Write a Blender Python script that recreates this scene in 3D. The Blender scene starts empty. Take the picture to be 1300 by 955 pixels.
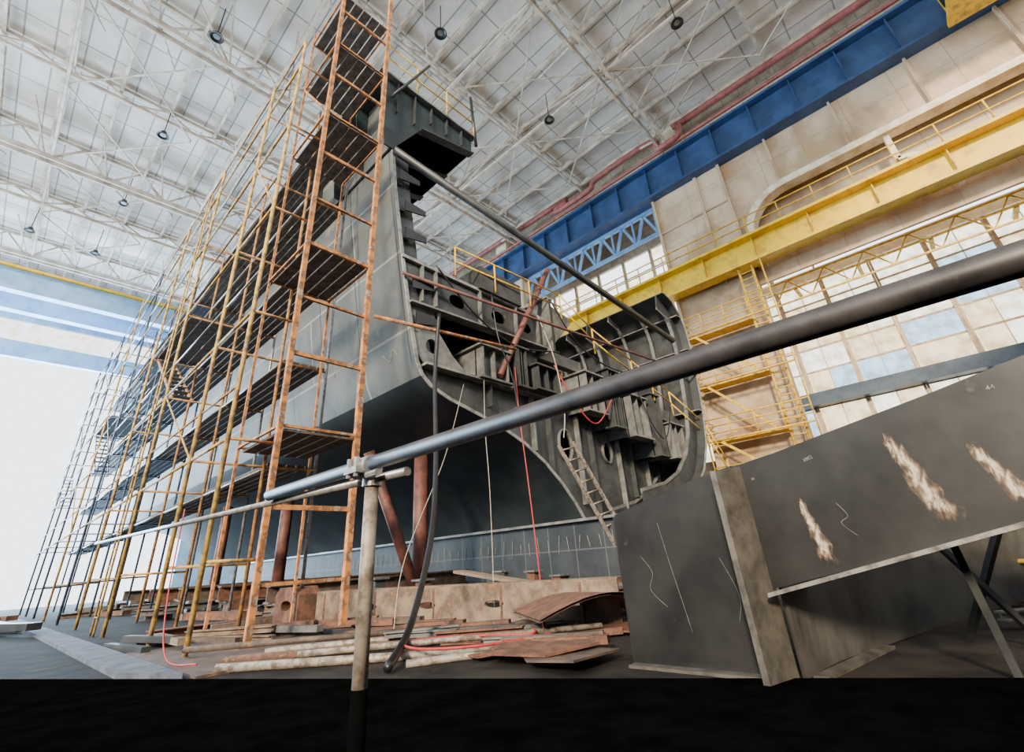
import bpy, bmesh, math, random
from mathutils import Vector, Matrix
random.seed(7)
scene=bpy.context.scene
COL=scene.collection
V=Vector
# ------------------------------------------------------------------ materials
def mat(name,c1,c2=None,scale=3.0,rough=.6,metal=0.0,lo=.42,hi=.62,c3=None,bump=0.0,detail=6,stretch=(1,1,1)):
    m=bpy.data.materials.new(name); m.use_nodes=True
    nt=m.node_tree; n=nt.nodes; l=nt.links
    b=n['Principled BSDF']; b.inputs['Roughness'].default_value=rough; b.inputs['Metallic'].default_value=metal
    if c2 is None: c2=tuple(x*.75 for x in c1)
    tc=n.new('ShaderNodeTexCoord'); mp=n.new('ShaderNodeMapping'); mp.inputs['Scale'].default_value=stretch
    l.new(tc.outputs['Object'],mp.inputs['Vector'])
    no=n.new('ShaderNodeTexNoise'); no.inputs['Scale'].default_value=scale; no.inputs['Detail'].default_value=detail
    no.inputs['Roughness'].default_value=.65
    l.new(mp.outputs[0],no.inputs['Vector'])
    cr=n.new('ShaderNodeValToRGB'); e=cr.color_ramp.elements
    e[0].position=lo; e[0].color=(*c1,1); e[1].position=hi; e[1].color=(*c2,1)
    if c3: 
        k=cr.color_ramp.elements.new(min(.95,hi+.1)); k.color=(*c3,1)
    l.new(no.outputs['Fac'],cr.inputs[0]); l.new(cr.outputs[0],b.inputs['Base Color'])
    if bump:
        bp=n.new('ShaderNodeBump'); bp.inputs['Strength'].default_value=bump; bp.inputs['Distance'].default_value=.02
        l.new(no.outputs['Fac'],bp.inputs['Height']); l.new(bp.outputs[0],b.inputs['Normal'])
    return m
def add_seams(m,axes,bw,rh,mortar,col,offset=.5,strength=1.0):
    nt=m.node_tree;n=nt.nodes;l=nt.links;b=n['Principled BSDF']
    tc=n.new('ShaderNodeTexCoord');sp=n.new('ShaderNodeSeparateXYZ');cb=n.new('ShaderNodeCombineXYZ')
    l.new(tc.outputs['Object'],sp.inputs[0]); l.new(sp.outputs[axes[0]],cb.inputs[0]); l.new(sp.outputs[axes[1]],cb.inputs[1])
    br=n.new('ShaderNodeTexBrick'); br.inputs['Scale'].default_value=1; br.inputs['Brick Width'].default_value=bw
    br.inputs['Row Height'].default_value=rh; br.inputs['Mortar Size'].default_value=mortar; br.inputs['Mortar Smooth'].default_value=.1
    br.offset=offset
    l.new(cb.outputs[0],br.inputs['Vector'])
    mx=n.new('ShaderNodeMix'); mx.data_type='RGBA'
    src=b.inputs['Base Color'].links[0].from_socket
    ml=n.new('ShaderNodeMath'); ml.operation='MULTIPLY'; ml.inputs[1].default_value=strength
    l.new(br.outputs['Fac'],ml.inputs[0]); l.new(ml.outputs[0],mx.inputs[0])
    l.new(src,mx.inputs[6]); mx.inputs[7].default_value=(*col,1); l.new(mx.outputs[2],b.inputs['Base Color'])
    return m
def add_stain(m,col,scale,stretch,lo,hi,amt):
    nt=m.node_tree;n=nt.nodes;l=nt.links;b=n['Principled BSDF']
    tc=n.new('ShaderNodeTexCoord');mp=n.new('ShaderNodeMapping');mp.inputs['Scale'].default_value=stretch
    no=n.new('ShaderNodeTexNoise');no.inputs['Scale'].default_value=scale;no.inputs['Detail'].default_value=5
    l.new(tc.outputs['Object'],mp.inputs[0]);l.new(mp.outputs[0],no.inputs[0])
    mr=n.new('ShaderNodeMapRange');mr.inputs[1].default_value=lo;mr.inputs[2].default_value=hi;mr.inputs[4].default_value=amt
    l.new(no.outputs['Fac'],mr.inputs[0])
    mx=n.new('ShaderNodeMix'); mx.data_type='RGBA'; src=b.inputs['Base Color'].links[0].from_socket
    l.new(mr.outputs[0],mx.inputs[0]);l.new(src,mx.inputs[6]);mx.inputs[7].default_value=(*col,1);l.new(mx.outputs[2],b.inputs['Base Color'])
    return m
M={}
M['orange']=mat('rusty_orange_paint',(.55,.23,.065),(.15,.065,.03),3.2,.7,.1,.45,.57,(.42,.32,.22))
M['faded']=mat('faded_orange_scaffold_paint',(.50,.25,.07),(.17,.09,.05),4,.7,.1,.45,.58,(.40,.33,.26))
M['yellow']=mat('yellow_paint',(.74,.47,.03),(.36,.20,.03),3,.5,0,.46,.66)
M['yellow_clean']=mat('crane_yellow',(.80,.52,.01),(.46,.28,.02),1.6,.42,0,.48,.70)
M['scafyellow']=mat('worn_yellow_scaffold_paint',(.64,.42,.10),(.20,.13,.07),4,.65,.1,.46,.6,(.42,.38,.32))
M['scafglare']=mat('glare_tinted_scaffold_tube',(.10,.15,.25),(.04,.06,.11),4,.5,.3,.45,.6)  # blue-grey of the far door glare put into the tube colour
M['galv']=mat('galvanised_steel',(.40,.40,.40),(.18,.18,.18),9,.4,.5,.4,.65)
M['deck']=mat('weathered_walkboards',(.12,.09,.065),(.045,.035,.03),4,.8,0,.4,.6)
M['deckglare']=mat('glare_tinted_walkboards',(.06,.08,.12),(.03,.04,.06),4,.8,0,.4,.6)  # walkboards of the far bays, with the glare tint in their colour
M['hull']=add_stain(add_seams(mat('hull_plating',(.105,.112,.098),(.05,.058,.054),.45,.55,.12,.4,.62,(.16,.15,.105)),(1,2),6.5,2.35,.04,(.25,.24,.21),.5,.8),(.13,.09,.055),1.1,(1,.5,2.2),.52,.72,.7)
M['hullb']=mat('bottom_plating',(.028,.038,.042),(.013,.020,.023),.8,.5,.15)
M['rim']=mat('pale_cut_plate_edge',(.34,.34,.31),(.17,.18,.17),4,.5,.3)
M['keel']=add_seams(mat('keel_plating',(.032,.039,.045),(.016,.021,.025),1,.6,.1),(1,2),1.1,3,.02,(.09,.095,.10),0,.8)
M['steel']=mat('dark_steel_plate',(.066,.070,.072),(.026,.029,.031),1.5,.45,.25,.38,.66,(.13,.12,.105))
M['steel2']=mat('grey_steel_plate',(.21,.21,.20),(.09,.093,.09),2.0,.45,.25,.4,.65)
M['teal']=mat('dark_primer_deck',(.018,.032,.035),(.009,.016,.018),1.2,.5,.1)
M['block']=mat('scuffed_black_steel',(.040,.039,.037),(.017,.017,.017),1.4,.36,.4,.36,.66,(.09,.08,.066),.05)
M['blockb']=mat('lightened_dark_plate',(.12,.115,.105),(.055,.052,.05),1.6,.5,.2,.4,.65)  # block steel with its colour lightened to offset the shade on the curved plate
M['blocklite']=mat('scuffed_grey_edge',(.26,.235,.21),(.09,.08,.07),8,.5,.4)
M['fin']=mat('lighter_worn_flange',(.16,.145,.125),(.065,.06,.053),5,.42,.4,.4,.65,None,.15)
M['chalk']=mat('chalk',(.36,.36,.34),(.16,.16,.155),20,.9)
M['rust']=mat('rust',(.19,.085,.05),(.07,.038,.028),5,.8,.1,.42,.6,(.29,.16,.09),.2)
M['brown']=mat('brown_primer_pipe',(.18,.065,.05),(.08,.035,.03),3,.6,.1)
M['pipe']=mat('dark_rail_pipe',(.066,.058,.056),(.024,.021,.021),6,.45,.25,.4,.62,(.12,.11,.10))
M['pole']=mat('dirty_grey_pole',(.34,.29,.24),(.13,.10,.075),10,.6,.3,.43,.6)
M['beige']=add_stain(add_seams(mat('beige_painted_steel',(.56,.43,.29),(.38,.27,.16),.35,.7,0,.42,.6,(.42,.25,.12)),(1,2),2.4,3.2,.02,(.22,.16,.11),0,.6),(.30,.18,.09),.8,(1,1,.3),.52,.75,.6)
M['tanbrown']=mat('dirty_beige_column',(.50,.39,.26),(.29,.20,.12),.5,.75,0,.4,.62,(.34,.18,.08))
M['beigeflange']=mat('cream_flange',(.78,.69,.53),(.54,.43,.28),1,.6)
M['mull']=mat('tan_window_frame',(.54,.42,.29),(.34,.24,.15),2,.7)
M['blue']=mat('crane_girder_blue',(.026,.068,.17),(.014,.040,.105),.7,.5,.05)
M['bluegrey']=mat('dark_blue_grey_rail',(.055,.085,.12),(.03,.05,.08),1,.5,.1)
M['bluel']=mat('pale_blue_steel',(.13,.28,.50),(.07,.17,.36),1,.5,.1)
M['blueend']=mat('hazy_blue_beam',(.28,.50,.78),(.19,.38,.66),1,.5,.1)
M['white']=mat('white_painted_steel',(.64,.56,.46),(.34,.28,.21),1.1,.6,0,.42,.66)
M['roof']=add_seams(mat('roof_panels',(.80,.76,.70),(.58,.54,.49),.3,.75,0,.4,.65),(1,0),2.58,1.35,.045,(.26,.23,.20),0,.85)
M['wall']=add_seams(mat('blockwork',(.48,.40,.30),(.32,.26,.19),1,.8),(1,2),1.2,.6,.03,(.22,.19,.15),.5,.8)
M['darkwall']=mat('dark_lower_wall',(.20,.17,.14),(.09,.075,.065),.6,.8)  # darker brown version of the wall colour
M['redpipe']=mat('red_oxide_pipe',(.32,.10,.085),(.20,.06,.05),2,.6)
M['black']=mat('black_enamel',(.012,.012,.013),(.006,.006,.007),4,.4)
M['floor']=mat('oily_shop_floor',(.034,.030,.027),(.013,.012,.012),1.3,.9,0,.4,.62,(.07,.05,.035),.3)
M['floor'].node_tree.nodes['Principled BSDF'].inputs['Specular IOR Level'].default_value=.1
M['blackfill']=mat('matt_black_fill',(.003,.003,.003),(.0015,.0015,.0015),3,.95)  # near-black filler for the added plate and pole sleeve
M['blackfill'].node_tree.nodes['Principled BSDF'].inputs['Specular IOR Level'].default_value=0
M['concrete']=mat('worn_concrete',(.12,.14,.19),(.05,.06,.085),3,.9,0,.4,.65,None,.2)
M['tan']=mat('dull_brown_steel',(.14,.10,.075),(.06,.045,.038),3,.7,.1,.42,.6,(.22,.12,.065))
M['beamtan']=mat('beige_rusty_beam',(.23,.17,.12),(.10,.07,.05),2.5,.75,.05,.42,.6,(.28,.14,.07))
M['wood']=mat('weathered_wood',(.28,.21,.15),(.14,.10,.07),4,.85,0,.4,.6,None,.2,6,(1,8,8))
M['red']=mat('red_rubber_hose',(.45,.035,.035),(.30,.025,.025),8,.6)
M['rope']=mat('pale_cord',(.45,.40,.32),(.3,.26,.2),20,.8)
def glassmat(name,c,tr,k=.8):
    m=bpy.data.materials.new(name); m.use_nodes=True; nt=m.node_tree;n=nt.nodes;l=nt.links
    n.remove(n['Principled BSDF'])
    t=n.new('ShaderNodeBsdfTranslucent'); tr_=n.new('ShaderNodeBsdfTransparent'); mx=n.new('ShaderNodeMixShader')
    tc=n.new('ShaderNodeTexCoord'); no=n.new('ShaderNodeTexNoise'); no.inputs['Scale'].default_value=1.6; no.inputs['Detail'].default_value=6
    l.new(tc.outputs['Object'],no.inputs[0])
    cr=n.new('ShaderNodeValToRGB'); cr.color_ramp.elements[0].position=.40; cr.color_ramp.elements[1].position=.68
    cr.color_ramp.elements[0].color=(*c,1); cr.color_ramp.elements[1].color=(*[x*k*q for x,q in zip(c,(1,.9,.75))],1)
    l.new(no.outputs['Fac'],cr.inputs[0]); l.new(cr.outputs[0],t.inputs[0]); l.new(cr.outputs[0],tr_.inputs[0])
    mx.inputs[0].default_value=tr; l.new(t.outputs[0],mx.inputs[1]); l.new(tr_.outputs[0],mx.inputs[2])
    l.new(mx.outputs[0],n['Material Output'].inputs[0]); return m
M['gw']=glassmat('dusty_glass',(1.0,.93,.74),.8,.6)
M['gb']=glassmat('blue_tinted_glass',(.42,.62,.74),.6,.65)
M['gt']=glassmat('stained_glass_pane',(.88,.68,.40),.6,.6)
M['gc']=glassmat('clear_glass',(.95,.97,1.0),.85,.95)
def scuffmat():
    m=bpy.data.materials.new('smeared_cream_primer'); m.use_nodes=True; nt=m.node_tree;n=nt.nodes;l=nt.links;b=n['Principled BSDF']
    b.inputs['Roughness'].default_value=.6
    at=n.new('ShaderNodeAttribute'); at.attribute_name='fade'
    tc=n.new('ShaderNodeTexCoord'); mp=n.new('ShaderNodeMapping'); mp.inputs['Scale'].default_value=(1,1,.4)
    no=n.new('ShaderNodeTexNoise'); no.inputs['Scale'].default_value=34; no.inputs['Detail'].default_value=9; no.inputs['Roughness'].default_value=.72
    l.new(tc.outputs['Object'],mp.inputs[0]); l.new(mp.outputs[0],no.inputs[0])
    ad=n.new('ShaderNodeMath'); ad.operation='ADD'; l.new(at.outputs['Fac'],ad.inputs[0])
    mu=n.new('ShaderNodeMath'); mu.operation='MULTIPLY_ADD'; mu.inputs[1].default_value=2.6; mu.inputs[2].default_value=-1.3
    l.new(no.outputs['Fac'],mu.inputs[0]); l.new(mu.outputs[0],ad.inputs[1])
    mr=n.new('ShaderNodeMapRange'); mr.inputs[1].default_value=.20; mr.inputs[2].default_value=1.05; l.new(ad.outputs[0],mr.inputs[0])
    cr=n.new('ShaderNodeValToRGB'); cr.color_ramp.elements[0].position=0; cr.color_ramp.elements[0].color=(.06,.04,.03,1)
    cr.color_ramp.elements[1].position=1; cr.color_ramp.elements[1].color=(.50,.43,.33,1)
    k=cr.color_ramp.elements.new(.4); k.color=(.24,.15,.085,1)
    l.new(mr.outputs[0],cr.inputs[0]); l.new(cr.outputs[0],b.inputs['Base Color'])
    l.new(mr.outputs[0],b.inputs['Alpha'])
    return m
M['scuff']=scuffmat()
# ------------------------------------------------------------------ helpers
def thing(name,label,cat,loc=(0,0,0),group=None):
    o=bpy.data.objects.new(name,None); o.location=loc; o.empty_display_size=.2
    COL.objects.link(o); o["label"]=label; o["category"]=cat
    if group:o["group"]=group
    return o
def parent_world(p):
    w=V(p.location)
    while p.parent: p=p.parent; w+=V(p.location)
    return w
def fin(name,verts,faces,m,parent=None,label=None,cat=None,group=None,struct=False,smooth=False):
    vs=[V(v) for v in verts]
    mn=V((min(v.x for v in vs),min(v.y for v in vs),min(v.z for v in vs)));mxx=V((max(v.x for v in vs),max(v.y for v in vs),max(v.z for v in vs)))
    c=(mn+mxx)/2
    if not parent: c.z=mn.z
    me=bpy.data.meshes.new(name); me.from_pydata([v-c for v in vs],[],faces)
    bm=bmesh.new(); bm.from_mesh(me); bmesh.ops.recalc_face_normals(bm,faces=bm.faces); bm.to_mesh(me); bm.free()
    ms=m if isinstance(m,list) else [m]
    for x in ms: me.materials.append(M[x] if isinstance(x,str) else x)
    if smooth:
        for p in me.polygons:p.use_smooth=True
    o=bpy.data.objects.new(name,me); COL.objects.link(o)
    if parent:
        o.parent=parent; o.location=c-parent_world(parent)
    else: o.location=c
    if label:o["label"]=label
    if cat:o["category"]=cat
    if group:o["group"]=group
    if struct:o["kind"]="structure"
    return o
BF=[(0,1,3,2),(4,6,7,5),(0,4,5,1),(2,3,7,6),(0,2,6,4),(1,5,7,3)]
def gbox(a,b):
    return [(x,y,z) for x in (a[0],b[0]) for y in (a[1],b[1]) for z in (a[2],b[2])],list(BF)
def merge(parts):
    vs=[];fs=[]
    for v,f in parts:
        k=len(vs); vs+=list(v); fs+=[tuple(i+k for i in q) for q in f]
    return vs,fs
def box(name,a,b,m,parent=None,**k):
    v,f=gbox(a,b); return fin(name,v,f,m,parent,**k)
def frame(p,q,up=(0,0,1)):
    p=V(p);q=V(q);d=(q-p).normalized();u=V(up)
    if abs(d.dot(u))>.95:u=V((0,1,0))
    s=d.cross(u).normalized();w=s.cross(d).normalized(); return p,q,s,w
def gbeam(p,q,w,h,up=(0,0,1)):
    p,q,s,u=frame(p,q,up)
    vs=[e+s*i*w/2+u*j*h/2 for e in (p,q) for i in (-1,1) for j in (-1,1)]
    return vs,list(BF)
def gtube(p,q,r,n=10):
    p,q,s,u=frame(p,q); vs=[];fs=[]
    for e in (p,q):
        for i in range(n):
            a=2*math.pi*i/n; vs.append(e+s*r*math.cos(a)+u*r*math.sin(a))
    for i in range(n):
        j=(i+1)%n; fs.append((i,j,n+j,n+i))
    fs.append(tuple(range(n))); fs.append(tuple(range(n,2*n))); return vs,fs
def gprof(p,q,prof,up=(0,0,1)):
    p,q,s,u=frame(p,q,up); n=len(prof)
    vs=[e+s*a+u*b for e in (p,q) for a,b in prof]
    fs=[(i,(i+1)%n,n+(i+1)%n,n+i) for i in range(n)]+[tuple(range(n)),tuple(range(n,2*n))]
    return vs,fs
def iprof(w,h,t=.03):
    a=w/2;b=h/2;k=t/2
    return [(-a,-b),(a,-b),(a,-b+t),(k,-b+t),(k,b-t),(a,b-t),(a,b),(-a,b),(-a,b-t),(-k,b-t),(-k,-b+t),(-a,-b+t)]
def beam(name,p,q,w,h,m,parent=None,up=(0,0,1),**k):
    v,f=gbeam(p,q,w,h,up); return fin(name,v,f,m,parent,**k)
def tube(name,p,q,r,m,parent=None,n=10,**k):
    v,f=gtube(p,q,r,n); o=fin(name,v,f,m,parent,**k)
    for pl in o.data.polygons:
        if len(pl.vertices)==4:pl.use_smooth=True
    return o
def ibeam(name,p,q,w,h,m,parent=None,t=.03,up=(0,0,1),**k):
    v,f=gprof(p,q,iprof(w,h,t),up); return fin(name,v,f,m,parent,**k)
def many(name,parts,m,parent=None,**k):
    v,f=merge(parts); return fin(name,v,f,m,parent,**k)
def smooth_path(pts,n=8):
    pts=[V(p) for p in pts]; out=[]
    P=[pts[0]]+pts+[pts[-1]]
    for i in range(1,len(P)-2):
        a,b,c,d=P[i-1],P[i],P[i+1],P[i+2]
        for k in range(n):
            t=k/n; out.append(.5*((2*b)+(c-a)*t+(2*a-5*b+4*c-d)*t*t+(3*b-a-3*c+d)*t**3))
    out.append(pts[-1]); return out
def gpath(pts,r,n=8):
    vs=[];fs=[];N=len(pts)
    u=V((0,0,1))
    for i,p in enumerate(pts):
        d=(pts[min(i+1,N-1)]-pts[max(i-1,0)]).normalized()
        if abs(d.dot(u))>.98:u=V((0,1,0)) if abs(d.y)<.9 else V((1,0,0))
        s=d.cross(u).normalized();w=s.cross(d).normalized();u=w
        for k in range(n):
            a=2*math.pi*k/n; vs.append(p+s*r*math.cos(a)+w*r*math.sin(a))
    for i in range(N-1):
        for k in range(n):
            j=(k+1)%n; fs.append((i*n+k,i*n+j,(i+1)*n+j,(i+1)*n+k))
    fs.append(tuple(range(n)));fs.append(tuple(range((N-1)*n,N*n))); return vs,fs
def hose(name,pts,r,m,parent=None,n=8,sm=8,**k):
    v,f=gpath(smooth_path(pts,sm),r,n); return fin(name,v,f,m,parent,smooth=True,**k)
def circ(cx,cy,rx,ry=None,n=20):
    ry=ry or rx
    return [(cx+rx*math.cos(2*math.pi*i/n),cy+ry*math.sin(2*math.pi*i/n)) for i in range(n)]
def plate(name,outline,holes,t,mapf,m,parent=None,**k):
    cu=bpy.data.curves.new('tmp','CURVE'); cu.dimensions='2D'; cu.fill_mode='BOTH'; cu.extrude=t/2
    for loop in [outline]+holes:
        s=cu.splines.new('POLY'); s.points.add(len(loop)-1)
        for i,(a,b) in enumerate(loop): s.points[i].co=(a,b,0,1)
        s.use_cyclic_u=True
    ob=bpy.data.objects.new('tmp',cu); COL.objects.link(ob)
    dg=bpy.context.evaluated_depsgraph_get(); me=bpy.data.meshes.new_from_object(ob.evaluated_get(dg))
    vs=[mapf(v.co.x,v.co.y,v.co.z) for v in me.vertices]; fs=[tuple(p.vertices) for p in me.polygons]
    bpy.data.objects.remove(ob); bpy.data.curves.remove(cu); bpy.data.meshes.remove(me)
    return fin(name,vs,fs,m,parent,**k)
YX=lambda y:(lambda u,v,w:(u,y+w,v))
XY_=lambda x:(lambda u,v,w:(x+w,u,v))

# ------------------------------------------------------------------ SETTING
box('floor',(-14,-14,-.3),(34,63,0),'floor',struct=True)
box('ceiling',(-14,-14,31),(33.5,63,31.25),'roof',struct=True)
box('wall_left',(-14.3,-14,0),(-14,61,6.0),'darkwall',struct=True)
box('wall_rear',(-14,-14.3,0),(33,-14,20),'darkwall',struct=True)
box('wall_right_upper',(28.9,-13.9,27.6),(29.3,61,31),'wall',struct=True)
box('wall_right_lower',(33,-13.9,0),(33.4,61,6.2),'darkwall',struct=True)
box('wall_right_band',(33,-13.9,24.6),(33.4,61,31),'wall',struct=True)
box('wall_right_recess',(29.3,-13.9,15.9),(29.6,5.1,24.6),'beige',struct=True)
def window(idx,y0,y1,z0,z1,rows,cols,clear=False):
    vs=[];fs=[];mi=[]
    def addp(g,k):
        o=len(vs); vs.extend(g[0]); 
        for q in g[1]: fs.append(tuple(i+o for i in q)); mi.append(k)
    x=33.2
    dz=(z1-z0)/rows; dy=(y1-y0)/cols
    for r in range(rows):
        kk=random.random()
        for c in range(cols):
            rr=kk if random.random()<.7 else random.random()
            if clear: k=4 if rr<.8 else 1
            elif r<rows/2: k=1 if rr<.38 else (2 if rr<.72 else 3)
            else: k=1 if rr<.78 else (3 if rr<.93 else 2)
            a=y0+c*dy;b=z0+r*dz
            o=len(vs); vs.extend([(x,a,b),(x,a+dy,b),(x,a+dy,b+dz),(x,a,b+dz)]); fs.append((o,o+1,o+2,o+3)); mi.append(k)
    for r in range(rows+1):
        a=max(z0,z0+r*dz-.05);b=min(z1,z0+r*dz+.05); addp(gbox((x-.10,y0+.12,a),(x-.02,y1-.12,b)),0)
    addp(gbox((x-.2,y0+.005,z0),(x-.01,y0+.125,z1)),0); addp(gbox((x-.2,y1-.125,z0),(x-.01,y1-.005,z1)),0)
    for c in range(1,cols): addp(gbox((x-.13,y0+c*dy-.02,z0),(x-.11,y0+c*dy+.02,z1)),0)
    o=fin('window_%d'%idx,vs,fs,['mull','gw','gb','gt','gc'],struct=True)
    for p in o.data.polygons: p.material_index=0
    for p,k in zip(o.data.polygons,mi): p.material_index=k
WY=[10.6-2.65*i for i in range(-14,9)]
k=1
for i in range(len(WY)-1):
    y1,y0=WY[i],WY[i+1]
    window(k,y0,y1,6.2,8.2,1,2);k+=1
    window(k,y0,y1,8.95,16.3,5,2 if i%3 else 1);k+=1
    if y1>5: window(k,y0,y1,17.0,24.6,4,1,True);k+=1
box('trim_1',(32.3,-13.9,8.2),(33.4,61,8.95),'bluegrey',struct=True)
box('trim_2',(32.8,-13.9,16.3),(33.4,61,17.0),'beigeflange',struct=True)
box('wall_end_upper',(-14,61,28.6),(33,61.4,31),'white',struct=True)
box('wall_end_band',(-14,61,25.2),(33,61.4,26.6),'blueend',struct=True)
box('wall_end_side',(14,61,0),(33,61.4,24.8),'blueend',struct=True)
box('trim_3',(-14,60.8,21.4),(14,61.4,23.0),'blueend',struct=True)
v,f=gbox((-14,61.15,26.6),(33,61.2,28.6)); fin('window_100',v,f,'gc',struct=True)
v,f=gbox((-14,61.15,23.0),(14,61.2,25.2)); fin('window_101',v,f,'gc',struct=True)
cp=[(1.55,8.4),(2.0,7.35),(2.0,40),(1.55,40)]
fin('concrete_curb',[(x,y,z) for z in (0,.07) for x,y in cp],[(0,1,2,3),(4,5,6,7),(0,1,5,4),(1,2,6,5),(2,3,7,6),(3,0,4,7)],'concrete',label="bluish worn concrete curb strip along the scaffold feet",cat="curb")
fin('added_floor_plate',[(x,y,z) for z in (0.0,.025) for x,y in [(.63,10.1),(5.3,.21),(5.3,-4),(-6,-4),(-6,10.1)]],  # added plate, shaped so the bottom of the view stays black
    [(0,1,2,3,4),(5,6,7,8,9),(0,1,6,5),(1,2,7,6),(2,3,8,7),(3,4,9,8),(4,0,5,9)],'blackfill',label="added black floor plate blacking out the bottom of the view",cat="floor plate")

# ------------------------------------------------------------------ ROOF
ty=8.2
for kk in range(-2,7):
    y=ty+7.75*kk; major=(kk%2==0)
    T=thing('roof_truss',"cream-white welded steel roof truss under the panels","truss",(8,y,28.8),"roof trusses")
    zb=28.8 if major else 29.9
    x0,x1=-13,28.6
    if major:
        for dy in (-.3,.3): beam('bottom_chord',(x0,y+dy,zb),(x1,y+dy,zb),.14,.38,'white',T)
    else: beam('bottom_chord',(x0,y,zb),(x1,y,zb),.17,.24,'white',T)
    ps=[];n=12;dx=(x1-x0)/n
    for i in range(n):
        a=x0+i*dx
        ps.append(gbeam((a,y,30.7),(a+dx/2,y,zb),.09,.12)); ps.append(gbeam((a+dx/2,y,zb),(a+dx,y,30.7),.09,.12))
        if major:
            for s in (-1,1): ps.append(gbeam((a+dx/2,y,zb),(a+dx/2+s*1.2,y+s*3.8,30.5),.09,.11))
    many('lattice_web',ps,'white',T)
    beam('top_chord',(x0,y,30.75),(x1,y,30.75),.2,.26,'white',T)
for i in range(16):
    x=-12.5+2.7*i
    ibeam('roof_purlin',(x,-12,30.58),(x,60.5,30.58),.16,.42,'white',t=.05,label="cream-white steel I-beam roof purlin",cat="purlin",group="roof purlins")
for i in range(4):
    x=[-4,5,13,19.5][i]
    Tg=thing('bottom_tie',"long cream-white steel tie between roof trusses","roof tie",(x,30,28.9),"roof ties")
    beam('tie_bar',(x,-10,28.9),(x,55,28.9),.15,.17,'white',Tg)
    ps=[];yy=8.2-15.5
    while yy<47:
        ps.append(gbeam((x,yy,28.9),(x,yy+7.75,30.3),.1,.11)); ps.append(gbeam((x,yy+7.75,30.3),(x,yy+15.5,28.9),.1,.11))
        for q in (0,7.75):
            ps.append(gbeam((x,yy+q,29),(x+6.5,yy+q+7.75,29.2),.08,.08)); ps.append(gbeam((x+6.5,yy+q,29.1),(x,yy+q+7.75,29.1),.08,.08))
        yy+=15.5
    many('bracing',ps,'white',Tg)
def lamp(p):
    x,y,z=p
    L=thing('pendant_lamp',"black round high-bay lamp hanging from the roof","lamp",(x,y,z),"high-bay lamps")
    vs=[];fs=[];n=20
    prof=[(.08,.36),(.16,.32),(.19,.17),(.34,.02),(.36,-.04),(.31,-.04),(.17,.1)]
    for r,h in prof:
        for i in range(n):
            a=2*math.pi*i/n; vs.append((x+r*math.cos(a),y+r*math.sin(a),z+h))
    for j in range(len(prof)-1):
        for i in range(n):
            q=(i+1)%n; fs.append((j*n+i,j*n+q,(j+1)*n+q,(j+1)*n+i))
    fs.append(tuple(range(n)))
    fin('lamp_shade',vs,fs,'black',L,smooth=True)
    v2=[(x+.18*math.cos(2*math.pi*i/n),y+.18*math.sin(2*math.pi*i/n),z+.03) for i in range(n)]
    fin('lens',v2+[(a,b,z+.05) for a,b,c in v2],[tuple(range(n)),tuple(range(n,2*n))]+[(i,(i+1)%n,n+(i+1)%n,n+i) for i in range(n)],'steel2',L)
    tube('rod',(x,y,z+.3),(x,y,30.6),.03,'black',L,6)
for p in [(1.4,21.5,28),(10.1,12.9,28),(19.4,3.2,28),(19,12.35,28),(.97,30.8,28),(.42,40,28),(-.1,49,28),(-4.3,48.5,28)]: lamp(p)

# ------------------------------------------------------------------ RIGHT SIDE STRUCTURE
def column(yc):
    C=thing('crane_column',"wide dirty beige column stained rusty brown toward its foot","column",(28.4,yc,0),"crane columns")
    box('shaft',(28,yc-2.45,15.8),(28.9,yc+2.45,24.6),'beige',C)
    box('lower_shaft',(28,yc-2.45,0),(28.9,yc+2.45,15.8),'tanbrown',C)
    for s in (-2.45,2.45): box('stiffener',(27.85,yc+s-.09,0),(28.0,yc+s+.09,24.6),'beige',C)
    box('stiffener',(27.85,yc-.89,15.8),(28.0,yc-.71,24.6),'beige',C)
    for z in (18,21.5): box('stiffener',(27.9,yc-2.45,z),(28.0,yc+2.45,z+.14),'beige',C)
    box('plinth',(27.8,yc-2.6,0),(29,yc+2.6,3.4),'rust',C)
    box('head',(28.0,yc-.7,27.6),(28.88,yc+.7,30.9),'beigeflange',C)
    return C
column(7.65); column(26); column(44)
S=thing('portal_girder',"beige plate girder with a large round-cornered recess","girder",(28.4,-4,17))
def rr(y0,y1,z0,z1,r,n=8):
    pts=[]
    for cy,cz,a0 in ((y1-r,z1-r,0),(y0+r,z1-r,90)):
        for i in range(n+1):
            a=math.radians(a0+90*i/n); pts.append((cy+r*math.cos(a),cz+r*math.sin(a)))
    return pts+[(y0,z0),(y1,z0)]
op=rr(-12.5,4.6,15.9,20.7,2.6)
plate('web_plate',[(5.15,15.0),(5.15,24.6),(-13.8,24.6),(-13.8,15.0)],[op],.2,XY_(28.3),'beige',S)
pth=[V((28.05,a,b)) for a,b in [(4.6,15.9)]+op[:-2]+[(-12.5,15.9)]]
many('recess_flange',[gbeam(pth[i],pth[i+1],.42,.8,(1,0,0)) for i in range(len(pth)-1)],'beigeflange',S)
for yy in (2.2,-1.5,-5.2,-8.9): box('stiffener',(27.95,yy-.06,20.95),(28.2,yy+.06,24.6),'beige',S)
arc=[(28.2,-3.0-1.6*math.cos(t/8*1.57),16.2+2.6*math.sin(t/8*1.57)) for t in range(9)]
many('haunch_bracket',[gbeam(arc[t],arc[t+1],.25,.6,(1,0,0)) for t in range(8)]+[gbeam((28.2,-3,18.8),(28.2,-3,20.6),.6,.25)],'beigeflange',S)
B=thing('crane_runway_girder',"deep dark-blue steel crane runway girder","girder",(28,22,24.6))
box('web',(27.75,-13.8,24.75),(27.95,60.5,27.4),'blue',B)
box('bottom_flange',(27.3,-13.8,24.6),(28.6,60.5,24.78),'blue',B)
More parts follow.
